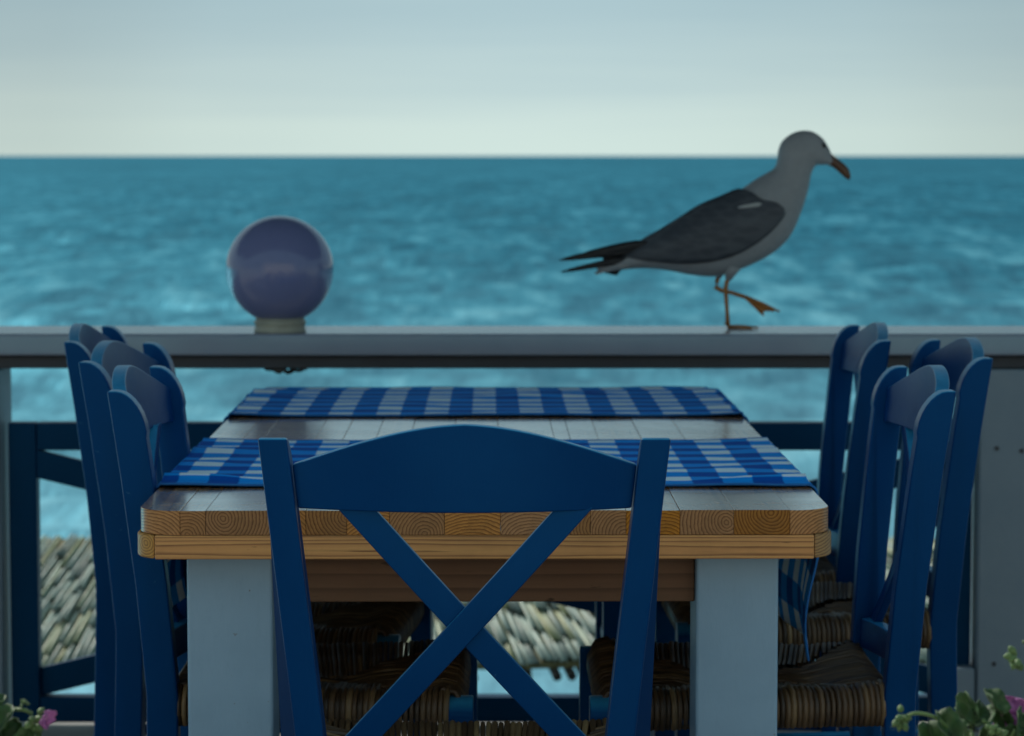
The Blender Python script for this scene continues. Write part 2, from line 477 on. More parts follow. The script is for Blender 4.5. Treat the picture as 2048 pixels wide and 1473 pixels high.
# ------------------------------------------------------------------ sea
SEA_Z = -1.65
def build_sea():
    inner = np.linspace(-.24, .24, 520)
    side = .24 * (7.0 / .24) ** (np.arange(1, 46) / 45.0)
    u = np.concatenate([-side[::-1], inner, side])
    ys = [5.9]
    while ys[-1] < 340: ys.append(ys[-1] * 1.0047)
    while ys[-1] < 45000: ys.append(ys[-1] * 1.12)
    ys = np.array(ys)
    U, Y = np.meshgrid(u, ys)
    X = U * Y
    H = np.zeros_like(X)
    rs = np.random.RandomState(5)
    spacing = Y * .0047
    for i in range(46):
        lam = .32 * (9.0 / .32) ** rs.rand()
        th = rs.normal(0, .62) + .15
        kx, ky = 2 * math.pi / lam * math.sin(th), 2 * math.pi / lam * math.cos(th)
        a = .0058 * lam ** .95 * (0.6 + .8 * rs.rand())
        fade = np.clip((lam * 0.45 / spacing - 1) / 1.5, 0, 1)
        ph = kx * X + ky * Y + rs.rand() * 6.28
        s = np.sin(ph + .35 * np.sin(ph * .37 + i))
        H += a * fade * (s + .25 * np.cos(2 * ph))
    patch = .75 + .35 * np.sin(X * .31 + Y * .07) * np.sin(Y * .11 - X * .13 + 1.7)
    H *= patch
    nv, nu = X.shape
    V = np.stack([X, Y, H + SEA_Z], -1).reshape(-1, 3)
    i = np.arange(nv - 1)[:, None] * nu + np.arange(nu - 1)[None, :]
    Fq = np.stack([i, i + 1, i + nu + 1, i + nu], -1).reshape(-1, 4)
    me = bpy.data.meshes.new('sea')
    me.vertices.add(len(V)); me.vertices.foreach_set('co', V.ravel().astype(np.float32))
    me.loops.add(Fq.size); me.loops.foreach_set('vertex_index', Fq.ravel().astype(np.int32))
    me.polygons.add(len(Fq)); me.polygons.foreach_set('loop_start', (np.arange(len(Fq)) * 4).astype(np.int32))
    me.polygons.foreach_set('loop_total', np.full(len(Fq), 4, np.int32))
    me.update(calc_edges=True); me.validate()
    me.polygons.foreach_set('use_smooth', [True] * len(me.polygons))
    me.materials.append(M['sea'])
    o = bpy.data.objects.new('sea', me); COL.objects.link(o)
    set_props(o, kind='structure')
build_sea()

# ------------------------------------------------------------------ deck, wall and awning behind and above
v, f = box(-5, 5, -4.0, 5.72, -.25, 0)
mobj('deck_floor', v, f, M['floor'], bevel=.01, kind='structure')
v, f = box(-5, 5, 5.735, 5.89, -2.6, -.12)
mobj('sea_wall', v, f, M['plinth'], bevel=.01, kind='structure')
v, f = box(-5, 5, -2.4, -2.2, -.2, 3.0)
mobj('taverna_wall', v, f, M['wall'], bevel=.01, kind='structure')
v, f = box(-5, 5, 4.0, 7.4, 2.42, 2.46)
mobj('awning', v, f, M['awning'], bevel=.01, kind='structure')

# ------------------------------------------------------------------ railing
rail = empty('railing', (0, 5.5, 0), label='wide pale painted railing with a dark blue crossed panel below, by the sea', cat='railing')
mobj('handrail', *box(-2.6, 2.6, 0, .265, .769, .813), M['rail'], rail, bevel=.006)
mobj('under_beam', *box(-2.6, 2.6, .03, .24, .741, .7665), M['beam'], rail, bevel=.004)
def post(x0, x1):
    p = mobj('post', *box(x0, x1, .024, .17, 0, .740), M['post'], rail, bevel=.006)
    for bx, bz in ((.035, .58), (.035, .14), (.085, .575)):
        mobj('bolt', *tube([(x0 + bx, .0238, bz), (x0 + bx, .0205, bz)], .0045, 12, ref=(1, 0, 0)), M['beam'], p)
    return p
post(.944, 1.16)
post(-1.25, -1.035)
mobj('plinth_block', *box(.868, .94, .02, .15, .0, .131), M['post'], rail, bevel=.004)
PX0, PX1, PZ0, PZ1 = -1.024, .937, .012, .628
SW = .057
panel = mobj('crossed_panel', *box(PX0, PX0 + SW, .06, .10, PZ0, PZ1), M['blue_dark'], rail, bevel=.003)
mobj('stile', *box(PX1 - SW, PX1, .06, .10, PZ0, PZ1), M['blue_dark'], panel, bevel=.003)
mobj('top_bar', *box(PX0 + SW + .001, PX1 - SW - .001, .058, .102, PZ1 - .056, PZ1), M['blue_dark'], panel, bevel=.003)
mobj('bottom_bar', *box(PX0 + SW + .001, PX1 - SW - .001, .058, .102, PZ0, PZ0 + .052), M['blue_dark'], panel, bevel=.003)
def brace(s, yy):
    xa, xb = PX0 + SW, PX1 - SW
    za, zb = PZ1 - .056 - .028, PZ0 + .052 + .028
    if s < 0: za, zb = zb, za
    h = .029
    V = [];
    # ends trimmed flush against the stiles
    for (x, z) in ((xa, za), (xb, zb)):
        for dz in (-h, h):
            for y in (yy, yy + .018): V.append((x, y, min(max(z + dz - (h if z > .3 else -h), PZ0 + .053), PZ1 - .057) if False else z + dz))
    return V, [(0, 1, 3, 2), (4, 6, 7, 5), (0, 2, 6, 4), (1, 5, 7, 3), (0, 4, 5, 1), (2, 3, 7, 6)]
for s, yy in ((1, .062), (-1, .0805)):
    V, Fc = brace(s, yy)
    mobj('brace', V, Fc, M['blue_dark'], panel, bevel=.002)

# ------------------------------------------------------------------ globe lamp on the railing
GX, GY = -.470, 5.565
lamp = empty('globe_lamp', (GX, GY, .813), label='round dusky violet globe lamp on a cream collar, standing on the white railing', cat='lamp')
prof = [(.052, .0), (.053, .003), (.051, .006), (.0505, .016), (.053, .018), (.053, .022), (.050, .023), (.049, .030)]
rings = [[(r_ * math.cos(2 * math.pi * k / 40), r_ * math.sin(2 * math.pi * k / 40), z) for k in range(40)] for r_, z in prof]
mobj('collar', *loft(rings), M['collar'], lamp, smooth=True)
V, Fc = sphere((0, 0, .1262), .1088, 64, 40)
V = [(x, y, max(z, .026)) for x, y, z in V]
mobj('globe', V, Fc, M['globe'], lamp, smooth=True)
pts = []
cab = []
for j in range(3):
    pts = [(.085 * (i / 14 - .5) + .012, -.02 + .01 * j, -.0725 - .007 * math.sin(math.pi * i / 14) * (1 + .5 * math.sin(i * 1.7 + j))) for i in range(15)]
    cab.append(tube(pts, .0035, 6))
cab.append(box(-.012, .012, -.03, .01, -.079, -.0735))
mobj('cable', *join(cab), M['black'], lamp, smooth=False)

# ------------------------------------------------------------------ table
TX, TY = -.035, 3.39
W2, L_ = .4325, 1.79
TZ = .730
table = empty('dining_table', (TX - .006, TY + L_ / 2, 0), rz=.008, label='long pine-topped dining table with thick white legs and laminated edge', cat='table')
def edge_y(x, r=.050, w=W2, half=L_ / 2):
    d = w - abs(x)
    if d >= r: return half
    return half - (r - math.sqrt(max(r * r - (r - d) ** 2, 0)))
pxe = [281, 359, 410, 540, 610, 692, 777, 887, 999, 1139, 1179, 1250, 1358, 1466, 1578, 1652]
xe = [((p - 1024) / 5500 * 3.41 - TX) * 1.002 for p in pxe]
xe[0], xe[-1] = -W2, W2
def plank_mesh(a, b, z0, z1, w=W2, r=.050, half=L_ / 2, rnd=.0):
    n = 10
    side_l = a <= -w + .001; side_r = b >= w - .001
    xs = []
    for i in range(n + 1):
        s = i / n
        if side_l: s = s ** 2
        if side_r: s = 1 - (1 - s) ** 2
        xs.append(a + (b - a) * s)
    if not (side_l or side_r) and edge_y(a, r, w, half) == half and edge_y(b, r, w, half) == half: xs = [a, b]
    fr = [(x, -edge_y(x, r, w, half)) for x in xs]; bk = [(x, edge_y(x, .085, w, half)) for x in reversed(xs)]
    outl = fr + bk; m = len(outl); cx = (a + b) / 2
    V = [(x - cx, y, z0) for x, y in outl] + [(x - cx, y, z1) for x, y in outl]
    Fc = [tuple(range(m))[::-1], tuple(range(m, 2 * m))] + [(i, (i + 1) % m, m + (i + 1) % m, m + i) for i in range(m)]
    return V, Fc, cx
for i in range(len(xe) - 1):
    a, b = xe[i] + .0002, xe[i + 1] - .0002
    if i == 0: a = -W2
    if i == len(xe) - 2: b = W2
    dz = rng.uniform(-.0004, .0004)
    V, Fc, cx = plank_mesh(a, b, .6993 - .70, TZ - .70 + dz)
    o = mobj('plank', V, Fc, M['plank'], table, (cx, 0, .70), bevel=.0007, seg=2)
# lower frame: side rails with rounded outer corners, end rails between them
w2 = W2 + .004
for s in (-1, 1):
    a, b = (-w2, -w2 + .026) if s < 0 else (w2 - .026, w2)
    V, Fc, cx = plank_mesh(a, b, -.031, -.0012, w=w2, r=.050, half=L_ / 2 + .002)
    mobj('side_rail', V, Fc, M['frame_y'], table, (cx, 0, .70), bevel=.004, seg=3)
for s in (-1, 1):
    y0, y1 = (-L_ / 2 - .0, -L_ / 2 + .045) if s < 0 else (L_ / 2 - .045, L_ / 2)
    mobj('end_rail', *box(-w2 + .0268, w2 - .0268, y0 - (y0 + y1) / 2, y1 - (y0 + y1) / 2, -.031, -.0012), M['frame_x'], table, (0, (y0 + y1) / 2, .70), bevel=.0015)
lx0, lx1 = -.411 - TX, -.303 - TX
rx0, rx1 = .232 - TX, .336 - TX
for (x0, x1) in ((lx0, lx1), (rx0, rx1)):
    for y0 in (-L_ / 2 + .05, L_ / 2 - .155):
        mobj('leg', *box(x0, x1, y0, y0 + .105, 0, .668), M['white'], table, bevel=.0045, seg=3)
mobj('apron', *box(lx1 + .0005, rx0 - .0005, -.015, .015, .604, .6675), M['apron'], table, (0, -L_ / 2 + .085, 0), bevel=.002)
mobj('apron', *box(lx1 + .0005, rx0 - .0005, -.015, .015, .604, .6675), M['apron'], table, (0, L_ / 2 - .10, 0), bevel=.002)
for x in (lx0 + .05, rx1 - .05):
    mobj('apron', *box(x - .014, x + .014, -L_ / 2 + .1555, L_ / 2 - .1555, .604, .6675), M['apron'], table, bevel=.002)

# ------------------------------------------------------------------ runners
def runner(yc, wid, drop_l, drop_r, label, seed, skew=0.0, u0=0.0):
    half = W2 + .004
    pth = []
    def add_pt(x, z): pth.append((x, z))
    n_d = 14
    for i in range(n_d): add_pt(-half - .004 - .006 * math.sin(i * .5), TZ - drop_l + (drop_l - .012) * i / n_d)
    for k in range(6):
        an = math.pi * (1 - .5 * k / 5)
        add_pt(-half + .006 + .010 * math.cos(an), TZ - .010 + .0125 * math.sin(an))
    nx = 130
    for i in range(1, nx): add_pt(-half + .006 + (2 * half - .012) * i / nx, TZ + .0022)
    for k in range(6):
        an = math.pi * .5 * (1 - k / 5)
        add_pt(half - .006 + .010 * math.cos(an), TZ - .010 + .0125 * math.sin(an))
    for i in range(1, n_d + 1): add_pt(half + .004 + .007 * math.sin(i * .45), TZ - .012 - (drop_r - .012) * i / n_d)
    ny = 90
    s = [0]
    for i in range(1, len(pth)): s.append(s[-1] + math.dist(pth[i], pth[i - 1]))
    V, UV = [], []
    ph = seed * 3.1
    for j in range(ny + 1):
        vv = (j / ny - .5) * wid
        for i, (x, z) in enumerate(pth):
            top = abs(x) < half - .004
            wr = 0.0
            q = noise.noise(Vector((x * 4 + ph, vv * 10, seed)))
            q2 = noise.noise(Vector((x * 14 - ph, vv * 34, seed + 5)))
            edge = min(1.0, (wid / 2 - abs(vv)) / .02)
            wr = max(0.0, q * .0075 - .0008) + max(0.0, q2 * .0012) if top else 0
            ex = math.exp(-((abs(x) - half) / .07) ** 2)
            wr += ex * .0018 * (1 + math.sin(vv * 40 + ph)) * (1 if top else 0)
            hang = 0 if top else (TZ - z) * .10 * math.sin(vv * 17 + ph) * (1 if x > 0 else -1)
            sway = 0 if top else (TZ - z) * .10
            yy = vv + skew * x + noise.noise(Vector((x * 4, ph, vv * 2))) * .004 - sway * (vv / wid)
            yt = yc + yy - (TY + L_ / 2); lim = W2
            if yt > L_ / 2 - .085: lim = W2 - .085 + math.sqrt(max(0, .085 ** 2 - (yt - L_ / 2 + .085) ** 2))
            x = x * (lim + .004) / (W2 + .004)
            if seed == 1 and top: wr += .0065 * math.exp(-((vv + wid / 2 - .055 - .02 * (abs(x) - .4)) / .0075) ** 2) * min(1, max(0, (abs(x) - .27) / .08))
            V.append((x + hang * .35, yy, z + wr + (.0012 if edge < .3 and top else 0)))
            UV.append((s[i] + u0, vv + .3 + u0))
    m = len(pth)
    Fc = [(j * m + i, j * m + i + 1, (j + 1) * m + i + 1, (j + 1) * m + i) for j in range(ny) for i in range(m - 1)]
    me = bpy.data.meshes.new('table_runner'); me.from_pydata(V, [], Fc)
    uvl = me.uv_layers.new(name='UVMap')
    for lp in me.loops: uvl.data[lp.index].uv = UV[lp.vertex_index]
    me.polygons.foreach_set('use_smooth', [True] * len(me.polygons))
    me.materials.append(M['gingham'])
    o = bpy.data.objects.new('table_runner', me); COL.objects.link(o)
    o.location = (TX - .006 - .008 * (yc - TY - L_ / 2), yc, 0); o.rotation_euler = (0, 0, .008)
    sm = o.modifiers.new('solid', 'SOLIDIFY'); sm.thickness = .0014; sm.offset = 1
    set_props(o, label=label, cat='table runner', group='gingham runners across the table')
    for j in (0, ny):
        pts = [Vector(V[j * m + i]) + Vector((0, 0, .0004)) for i in range(0, m)]
        h_ = mobj('hem', *tube(pts, .0019, 5), M['hem'], o, smooth=True)
runner(3.905, .565, .20, .235, 'nearer blue and white gingham runner, across the front half of the table', 1, 0.0, .012)
runner(4.875, .545, .20, .22, 'farther blue and white gingham runner, across the end of the table by the sea', 2, 0.0, .030)

# ------------------------------------------------------------------ chairs
def yc_post(z):
    # centre line of the back leg/post seen from the side, y over z
    pts = [(0, -.232), (.20, -.204), (.44, -.198), (.60, -.2095), (.75, -.226), (.862, -.2405)]
    for (z0, y0), (z1, y1) in zip(pts, pts[1:]):
        if z <= z1: return y0 + (y1 - y0) * (z - z0) / (z1 - z0)
    return pts[-1][1]
def xc_post(z):
    if z > .45: return .165 + (.209 - .165) * (z - .45) / (.862 - .45)
    return .165 + .008 * (1 - z / .45)
def post_mesh(s):
    dep = lambda z: .042
    zs = [0, .1, .2, .3, .40, .45, .52, .60, .68, .75, .80]
    back = [(yc_post(z) - dep(z) / 2, z) for z in zs] + [(yc_post(.83) - .021, .83), (yc_post(.862) - .021, .862)]
    front = []
    ytop = yc_post(.862) - .021
    # rounded front top
    cx_, cz = ytop + .014, .862
    arc = []
    for k in range(1, 8):
        an = math.pi / 2 * k / 7
        arc.append((ytop + .012 + (.030 + .009 * (k / 7)) * math.sin(an), .862 - .054 * (1 - math.cos(an))))
    front = [(ytop + .012, .862)] + arc + [(yc_post(z) + dep(z) / 2, z) for z in reversed(zs)]
    outl = back + front; m = len(outl)
    V = [(s * (xc_post(z) - .016), y, z) for y, z in outl] + [(s * (xc_post(z) + .016), y, z) for y, z in outl]
    Fc = [tuple(range(m))[::-1], tuple(range(m, 2 * m))] + [(i, (i + 1) % m, m + (i + 1) % m, m + i) for i in range(m)]
    return V, Fc
def crest_mesh(x_half, ztop, zbot, bow, th, y_off=0.0, n=28):
    V = []
    for i in range(n + 1):
        s = -1 + 2 * i / n
        x = s * x_half
        zt, zb = ztop(s), zbot(s)
        for z, sg in ((zb, -1), (zt, -1), (zt, 1), (zb, 1)):
            xx = s * (x_half + (xc_post(z) - xc_post(.83)) * 1.0)
            V.append((xx, yc_post(z) + y_off - bow * (1 - s * s) + sg * th / 2, z))
    Fc = [(0, 1, 2, 3), tuple(4 * n + k for k in (3, 2, 1, 0))]
    for i in range(n):
        for k in range(4):
            Fc.append((4 * i + k, 4 * i + (k + 1) % 4, 4 * i + 4 + (k + 1) % 4, 4 * i + 4 + k))
    return V, Fc
def slat_mesh(sx, yo):
    z1, z0 = .786, .494
    xt, xb = -.121 * sx, .142 * sx
    dirx, dirz = xb - xt, z0 - z1
    L = math.hypot(dirx, dirz); nx_, nz_ = -dirz / L, dirx / L
    hw = .0150
    V = []
    n = 8
    for i in range(n + 1):
        q = i / n
        x = xt + dirx * q; z = z1 + dirz * q
        # cut horizontally at the ends by sliding along z-direction
        for sg, yy in ((-1, -.006), (1, -.006), (1, .006), (-1, .006)):
            hx = sg * hw * L / abs(dirz) * 1.0
            bowy = .026 * (1 - (x / .19) ** 2)
            V.append((x + hx, yc_post(z) - bowy + yo + yy, z))
    Fc = [(0, 1, 2, 3), tuple(4 * n + k for k in (3, 2, 1, 0))]
    for i in range(n):
        for k in range(4):
            Fc.append((4 * i + k, 4 * i + (k + 1) % 4, 4 * i + 4 + (k + 1) % 4, 4 * i + 4 + k))
    return V, Fc
def rush_seat():
    c = [Vector((-.160, -.180, 0)), Vector((.160, -.180, 0)), Vector((.196, .186, 0)), Vector((-.196, .186, 0))]
    rs = random.Random(3)
    parts = []
    cen = Vector((0, 0.0, 0))
    for k in range(4):
        A, B = c[k], c[(k + 1) % 4]
        ln = (B - A).length
        d = (B - A).normalized(); inn = Vector((-d.y, d.x, 0))
        n = int(ln / .0076)
        for i in range(n):
            tt = (i + .5) / n
            e = min(tt, 1 - tt)
            reach = min(.187, max(.012, e * ln * 1.02 + rs.uniform(-.002, .002)))
            P = A + d * (tt * ln)
            r_ = .0039 + rs.uniform(-.0007, .0008)
            up = .006 * (1 - min(1, e * 5)) + rs.uniform(-.0015, .0015)
            # cords lean towards the corner as the weave swirls
            lean = (0.5 - tt) * .05
            def q(s, z): return P + inn * s + d * (lean * max(s, 0) / .18 * (1 if reach > .05 else 0)) + Vector((0, 0, z))
            zt = .4545 + up
            sag = lambda s: -.020 * math.sin(min(1, s / .19) * math.pi / 2) ** 1.2 + .004 * math.sin(s * 60 + k)
            pts = [q(.010, .408), q(-.012, .411), q(-.018, .425), q(-.017, .440), q(-.006, zt - .002), q(.010, zt + .002)]
            m = max(1, int(reach / .035))
            for j in range(1, m + 1):
                s = .010 + (reach - .010) * j / m
                pts.append(q(s, zt + sag(s)))
            parts.append(tube(pts, [r_] * (len(pts) - 1) + [r_ * .8], 6, caps=False, ref=tuple(d)))
    parts.append(box(-.155, .155, -.17, .175, .414, .428))
    return join(parts)
GROUP = 'blue rush-seated chairs around the table'
def make_chair():
    t = empty('taverna_chair')
    set_props(t, 'x', 'chair', GROUP)
    for s in (-1, 1):
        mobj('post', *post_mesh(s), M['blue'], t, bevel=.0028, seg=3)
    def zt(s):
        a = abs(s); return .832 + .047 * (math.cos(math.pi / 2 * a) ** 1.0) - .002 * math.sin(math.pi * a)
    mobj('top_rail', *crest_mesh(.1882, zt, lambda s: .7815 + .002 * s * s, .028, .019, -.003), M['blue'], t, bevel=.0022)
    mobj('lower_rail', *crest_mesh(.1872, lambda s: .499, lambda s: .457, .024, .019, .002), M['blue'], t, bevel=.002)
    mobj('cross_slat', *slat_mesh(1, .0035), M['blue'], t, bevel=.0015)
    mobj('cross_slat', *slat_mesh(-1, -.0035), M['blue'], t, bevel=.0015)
    for s in (-1, 1):
        # front leg, rounded on its outer top
        outl = []
        x0, x1 = .180, .216
        arc = [(x1 - .026 + .026 * math.sin(a), .452 - .026 + .026 * math.cos(a)) for a in [math.pi / 2 * i / 6 for i in range(7)]]
        outl = [(x0, 0), (x0, .452)] + arc + [(x1 - .004, 0)]
        m = len(outl)
        V = [(s * x, .183, z) for x, z in outl] + [(s * x, .217, z) for x, z in outl]
        Fc = [tuple(range(m))[::-1], tuple(range(m, 2 * m))] + [(i, (i + 1) % m, m + (i + 1) % m, m + i) for i in range(m)]
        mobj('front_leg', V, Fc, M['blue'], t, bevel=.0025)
        for z in (.13, .27):
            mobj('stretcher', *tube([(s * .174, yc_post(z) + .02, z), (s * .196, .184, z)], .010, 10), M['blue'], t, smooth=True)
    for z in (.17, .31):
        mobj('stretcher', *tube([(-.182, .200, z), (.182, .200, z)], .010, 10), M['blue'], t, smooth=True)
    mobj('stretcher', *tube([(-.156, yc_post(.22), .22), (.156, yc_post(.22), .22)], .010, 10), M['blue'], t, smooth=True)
    mobj('woven_seat', *rush_seat(), M['rush'], t, smooth=True)
    return t
chair0 = make_chair()
chairs = [
    (-.052, 3.2385, 0, 'blue cross-back chair with its back to the viewer, at the near end of the table'),
    (-.268, 3.805, -90, 'nearest blue chair on the left long side, beside the near white table leg'),
    (-.366, 4.29, -95.5, 'middle blue chair on the left long side, between its two neighbours'),
    (-.480, 4.76, -90, 'farthest blue chair on the left side, its top just reaching the railing in the photo'),
    (.318, 3.805, 90.5, 'nearest blue chair on the right long side, with the largest golden woven seat in view'),
    (.463, 4.385, 92, 'blue chair on the right pulled farthest out from the table, beside the grey railing post'),
    (.370, 4.79, 90, 'farthest blue chair on the right side, standing closest to the railing'),
]
for i, (x, y, rz, lab) in enumerate(chairs):
    o = chair0 if i == 0 else copy_tree(chair0)
    o.location = (x, y, 0); o.rotation_euler = (0, 0, R(rz)); o['label'] = lab

# ------------------------------------------------------------------ gull
S = .3325e-3 * 1.002
gull = empty('seagull', (.4455, 5.675, .8135), label='grey-backed white gull walking along the railing with one orange foot lifted', cat='gull')
def G(x, y, d=0.0):   # side outline units to local metres (x forward, z up)
    return Vector(((x - 1150) * S, d * S, (1299 - y) * S))
prs = [((338, 912), (345, 958), 40), ((480, 862), (490, 938), 75), ((640, 752), (640, 928), 118), ((800, 655), (790, 943), 155), ((960, 552), (915, 967), 180),
       ((1110, 488), (1070, 978), 192), ((1215, 446), (1225, 935), 188), ((1305, 385), (1410, 845), 172), ((1385, 338), (1530, 735), 148),
       ((1432, 308), (1598, 590), 122), ((1450, 258), (1642, 450), 104), ((1456, 200), (1662, 345), 94), ((1484, 138), (1690, 293), 92), ((1560, 86), (1728, 288), 86),
       ((1655, 80), (1768, 288), 70), ((1730, 125), (1785, 285), 46), ((1775, 195), (1795, 282), 26)]
P = catmull([(a[0], a[1], b[0], b[1], w) for a, b, w in prs], 4)
def ring_pts(p, n=28):
    t_, b_ = np.array(p[:2]), np.array(p[2:4]); c_ = (t_ + b_) / 2; h_ = (t_ - b_) / 2
    out = []
    for k in range(n):
        an = 2 * math.pi * k / n
        q_ = c_ + h_ * math.cos(an)
        sw = math.copysign(abs(math.sin(an)) ** .92, math.sin(an))
        out.append(G(q_[0], q_[1], sw * p[4]))
    return out
V, Fc = loft([ring_pts(p) for p in P])
mobj('body', V, Fc, M['gull_white'], gull, smooth=True)
# depth of the body surface at a side-view point
def body_depth(x, y):
    best = 0
    for p in P:
        t_, b_ = np.array(p[:2]), np.array(p[2:4]); c_ = (t_ + b_) / 2; h_ = (t_ - b_) / 2
        ax_ = h_ / np.linalg.norm(h_); r_ = np.array([x, y]) - c_
        al = r_ @ ax_; ac = abs(r_ @ np.array([-ax_[1], ax_[0]]))
        if ac < 26:
            q_ = abs(al) / np.linalg.norm(h_)
            if q_ < 1: best = max(best, p[4] * math.sqrt(1 - q_ * q_))
    return best
up_ = catmull([(520, 815), (640, 742), (800, 648), (960, 545), (1110, 481), (1215, 440), (1290, 462), (1345, 500), (1430, 520), (1478, 560)], 5)
lo_ = catmull([(520, 850), (600, 868), (700, 880), (880, 892), (1040, 878), (1190, 835), (1330, 755), (1430, 665), (1478, 600), (1484, 575)], 5)
for s in (-1, 1):
    nr = 13; rows = []
    for a, b in zip(up_, lo_):
        row = []
        for j in range(nr):
            q_ = j / (nr - 1)
            x_, y_ = a * (1 - q_) + b * q_
            d_ = body_depth(x_, y_)
            puff = 11 * math.sin(math.pi * min(1, q_ * 1.0)) ** .6 + 3
            if q_ == 1: puff = -6
            if j == 0 and a[0] < 1230: y_ -= 4
            row.append((x_, y_, d_ + puff))
        rows.append(row)
    # smooth depth
    D = np.array([[r_[2] for r_ in row] for row in rows])
    for _ in range(3):
        Dp = np.pad(D, 1, mode='edge'); D = (Dp[1:-1, 1:-1] * 2 + Dp[:-2, 1:-1] + Dp[2:, 1:-1] + Dp[1:-1, :-2] + Dp[1:-1, 2:]) / 6
    V = [G(row[j][0], row[j][1], s * (D[i, j])) for i, row in enumerate(rows) for j in range(nr)]
    Fc = [(i * nr + j, i * nr + j + 1, (i + 1) * nr + j + 1, (i + 1) * nr + j) for i in range(len(rows) - 1) for j in range(nr - 1)]
    w_ = mobj('wing', V, Fc, M['gull_grey'], gull, smooth=True)
    sm = w_.modifiers.new('solid', 'SOLIDIFY'); sm.thickness = .0022; sm.offset = 1 if s < 0 else -1
    # white scapular crescent on the shoulder
    cr = [G(1195 + 145 * q_, 548 - 22 * q_, s * (body_depth(1195 + 145 * q_, 548 - 22 * q_) + 21)) for q_ in np.linspace(0, 1, 9)]
    mobj('shoulder_crescent', *tube(cr, [.001, .0026, .0034, .0038, .004, .0044, .0046, .004, .001], 8, flat=.8, ref=(0, 1, 0)), M['gull_pale'], w_, smooth=True)
    # black primaries
    feats = [((700, 770), (400, 832), (105, 876), 20), ((690, 790), (430, 838), (190, 862), 18), ((650, 770), (420, 812), (240, 842), 20),
             ((620, 850), (380, 895), (118, 950), 15), ((600, 870), (420, 892), (215, 922), 16)]
    for fi, (a, b, c2, w) in enumerate(feats):
        if s > 0 and fi in (0,): c2 = (130, 868)
        off = 70 if fi < 3 else 50
        cv = [(a[0] * (1 - q_) ** 2 + 2 * b[0] * q_ * (1 - q_) + c2[0] * q_ * q_, a[1] * (1 - q_) ** 2 + 2 * b[1] * q_ * (1 - q_) + c2[1] * q_ * q_) for q_ in np.linspace(0, 1, 9)]
        pts = [G(x, y, s * (off * (1 - i / 9) + 14 + fi * 3)) for i, (x, y) in enumerate(cv)]
        rad = [w * 1.25 * S * r_ for r_ in (.6, 1, 1.1, 1.1, 1.0, .9, .75, .55, .15)]
        mobj('primary_feather', *tube(pts, rad, 8, flat=.45, ref=(0, 1, 0)), M['gull_black'], w_, smooth=True)
    eye = mobj('eye', *sphere(G(1727, 172, s * 52), 19 * S, 12, 8, (1, .55, .9)), M['gull_black'], gull, smooth=True)
# tail fan
tl = [(640, 905, 50), (500, 915, 75), (400, 938, 95), (328, 962, 100)]
V = []
for x, y, w in tl:
    for j in range(-3, 4): V.append(G(x + (8 if j % 2 else 0), y - abs(j) * 1.5, w * j / 3))
Fc = [(i * 7 + j, i * 7 + j + 1, (i + 1) * 7 + j + 1, (i + 1) * 7 + j) for i in range(3) for j in range(6)]
tail = mobj('tail', V, Fc, M['gull_white'], gull)
sm = tail.modifiers.new('solid', 'SOLIDIFY'); sm.thickness = .0035; sm.offset = 0
bk = [(440, 905, 85), (400, 915, 90)]
mobj('tail_patch', *tube([G(500, 886, 0), G(450, 893, 0), G(380, 902, 0)], [.004, .009, .006], 8, flat=3.0, ref=(0, 0, 1)), M['gull_black'], gull, smooth=True)
# bill
bill_rings = []
for (tx, ty, bx, by, w) in [(1770, 205, 1765, 292, 26), (1800, 232, 1790, 300, 21), (1840, 262, 1822, 325, 17), (1872, 288, 1850, 350, 14), (1894, 315, 1872, 370, 11), (1906, 350, 1890, 378, 7), (1903, 376, 1898, 381, 2)]:
    c_ = ((tx + bx) / 2, (ty + by) / 2); h_ = ((tx - bx) / 2, (ty - by) / 2)
    bill_rings.append([G(c_[0] + h_[0] * math.cos(2 * math.pi * k / 12), c_[1] + h_[1] * math.cos(2 * math.pi * k / 12), w * math.sin(2 * math.pi * k / 12)) for k in range(12)])
mobj('bill', *loft(bill_rings), M['bill'], gull, smooth=True)
# standing leg (near side)
def feathered(x0, y0, x1, y1, r0, r1, d):
    return tube([G(x0, y0, d), G((x0 + x1) / 2, (y0 + y1) / 2, d), G(x1, y1, d)], [r0 * S, (r0 + r1) / 2 * S, r1 * S], 12)
mobj('thigh', *feathered(1170, 910, 1146, 1000, 62, 15, -62), M['gull_white'], gull, smooth=True)
mobj('thigh', *feathered(1120, 900, 1096, 990, 58, 15, 62), M['gull_white'], gull, smooth=True)
leg = tube([G(1150, 975, -62), G(1136, 1020, -62), G(1130, 1062, -60), G(1136, 1100, -58), G(1143, 1200, -56), G(1148, 1278, -55)], [15 * S, 14 * S, 18 * S, 13 * S, 12 * S, 15 * S], 10)
mobj('leg', *leg, M['leg'], gull, smooth=True)
def web(center, tips, thick, name='webbed_foot'):
    parts = []
    c_ = Vector(center)
    for tp in tips: parts.append(tube([c_, c_.lerp(Vector(tp), .5) + Vector((0, 0, .001)), Vector(tp)], [13 * S, 11 * S, 6 * S], 7))
    V, Fc = [], []
    for a, b in zip(tips, tips[1:]):
        a, b = Vector(a), Vector(b); n0 = len(V)
        m_ = (a + b) / 2 * .82 + c_ * .18
        top = [c_, a * .95 + c_ * .05, m_, b * .95 + c_ * .05]
        V += [p + Vector((0, 0, .0012)) for p in top] + [p - Vector((0, 0, .0012)) for p in top]
        for q_ in ((0, 1, 2, 3), (7, 6, 5, 4), (0, 4, 5, 1), (1, 5, 6, 2), (2, 6, 7, 3), (3, 7, 4, 0)): Fc.append(tuple(n0 + i for i in q_))
    parts.append((V, Fc))
    return join(parts)
f1 = web(G(1150, 1288, -55), [G(1290, 1291, -125), G(1335, 1291, -60), G(1300, 1291, 10)], .002)
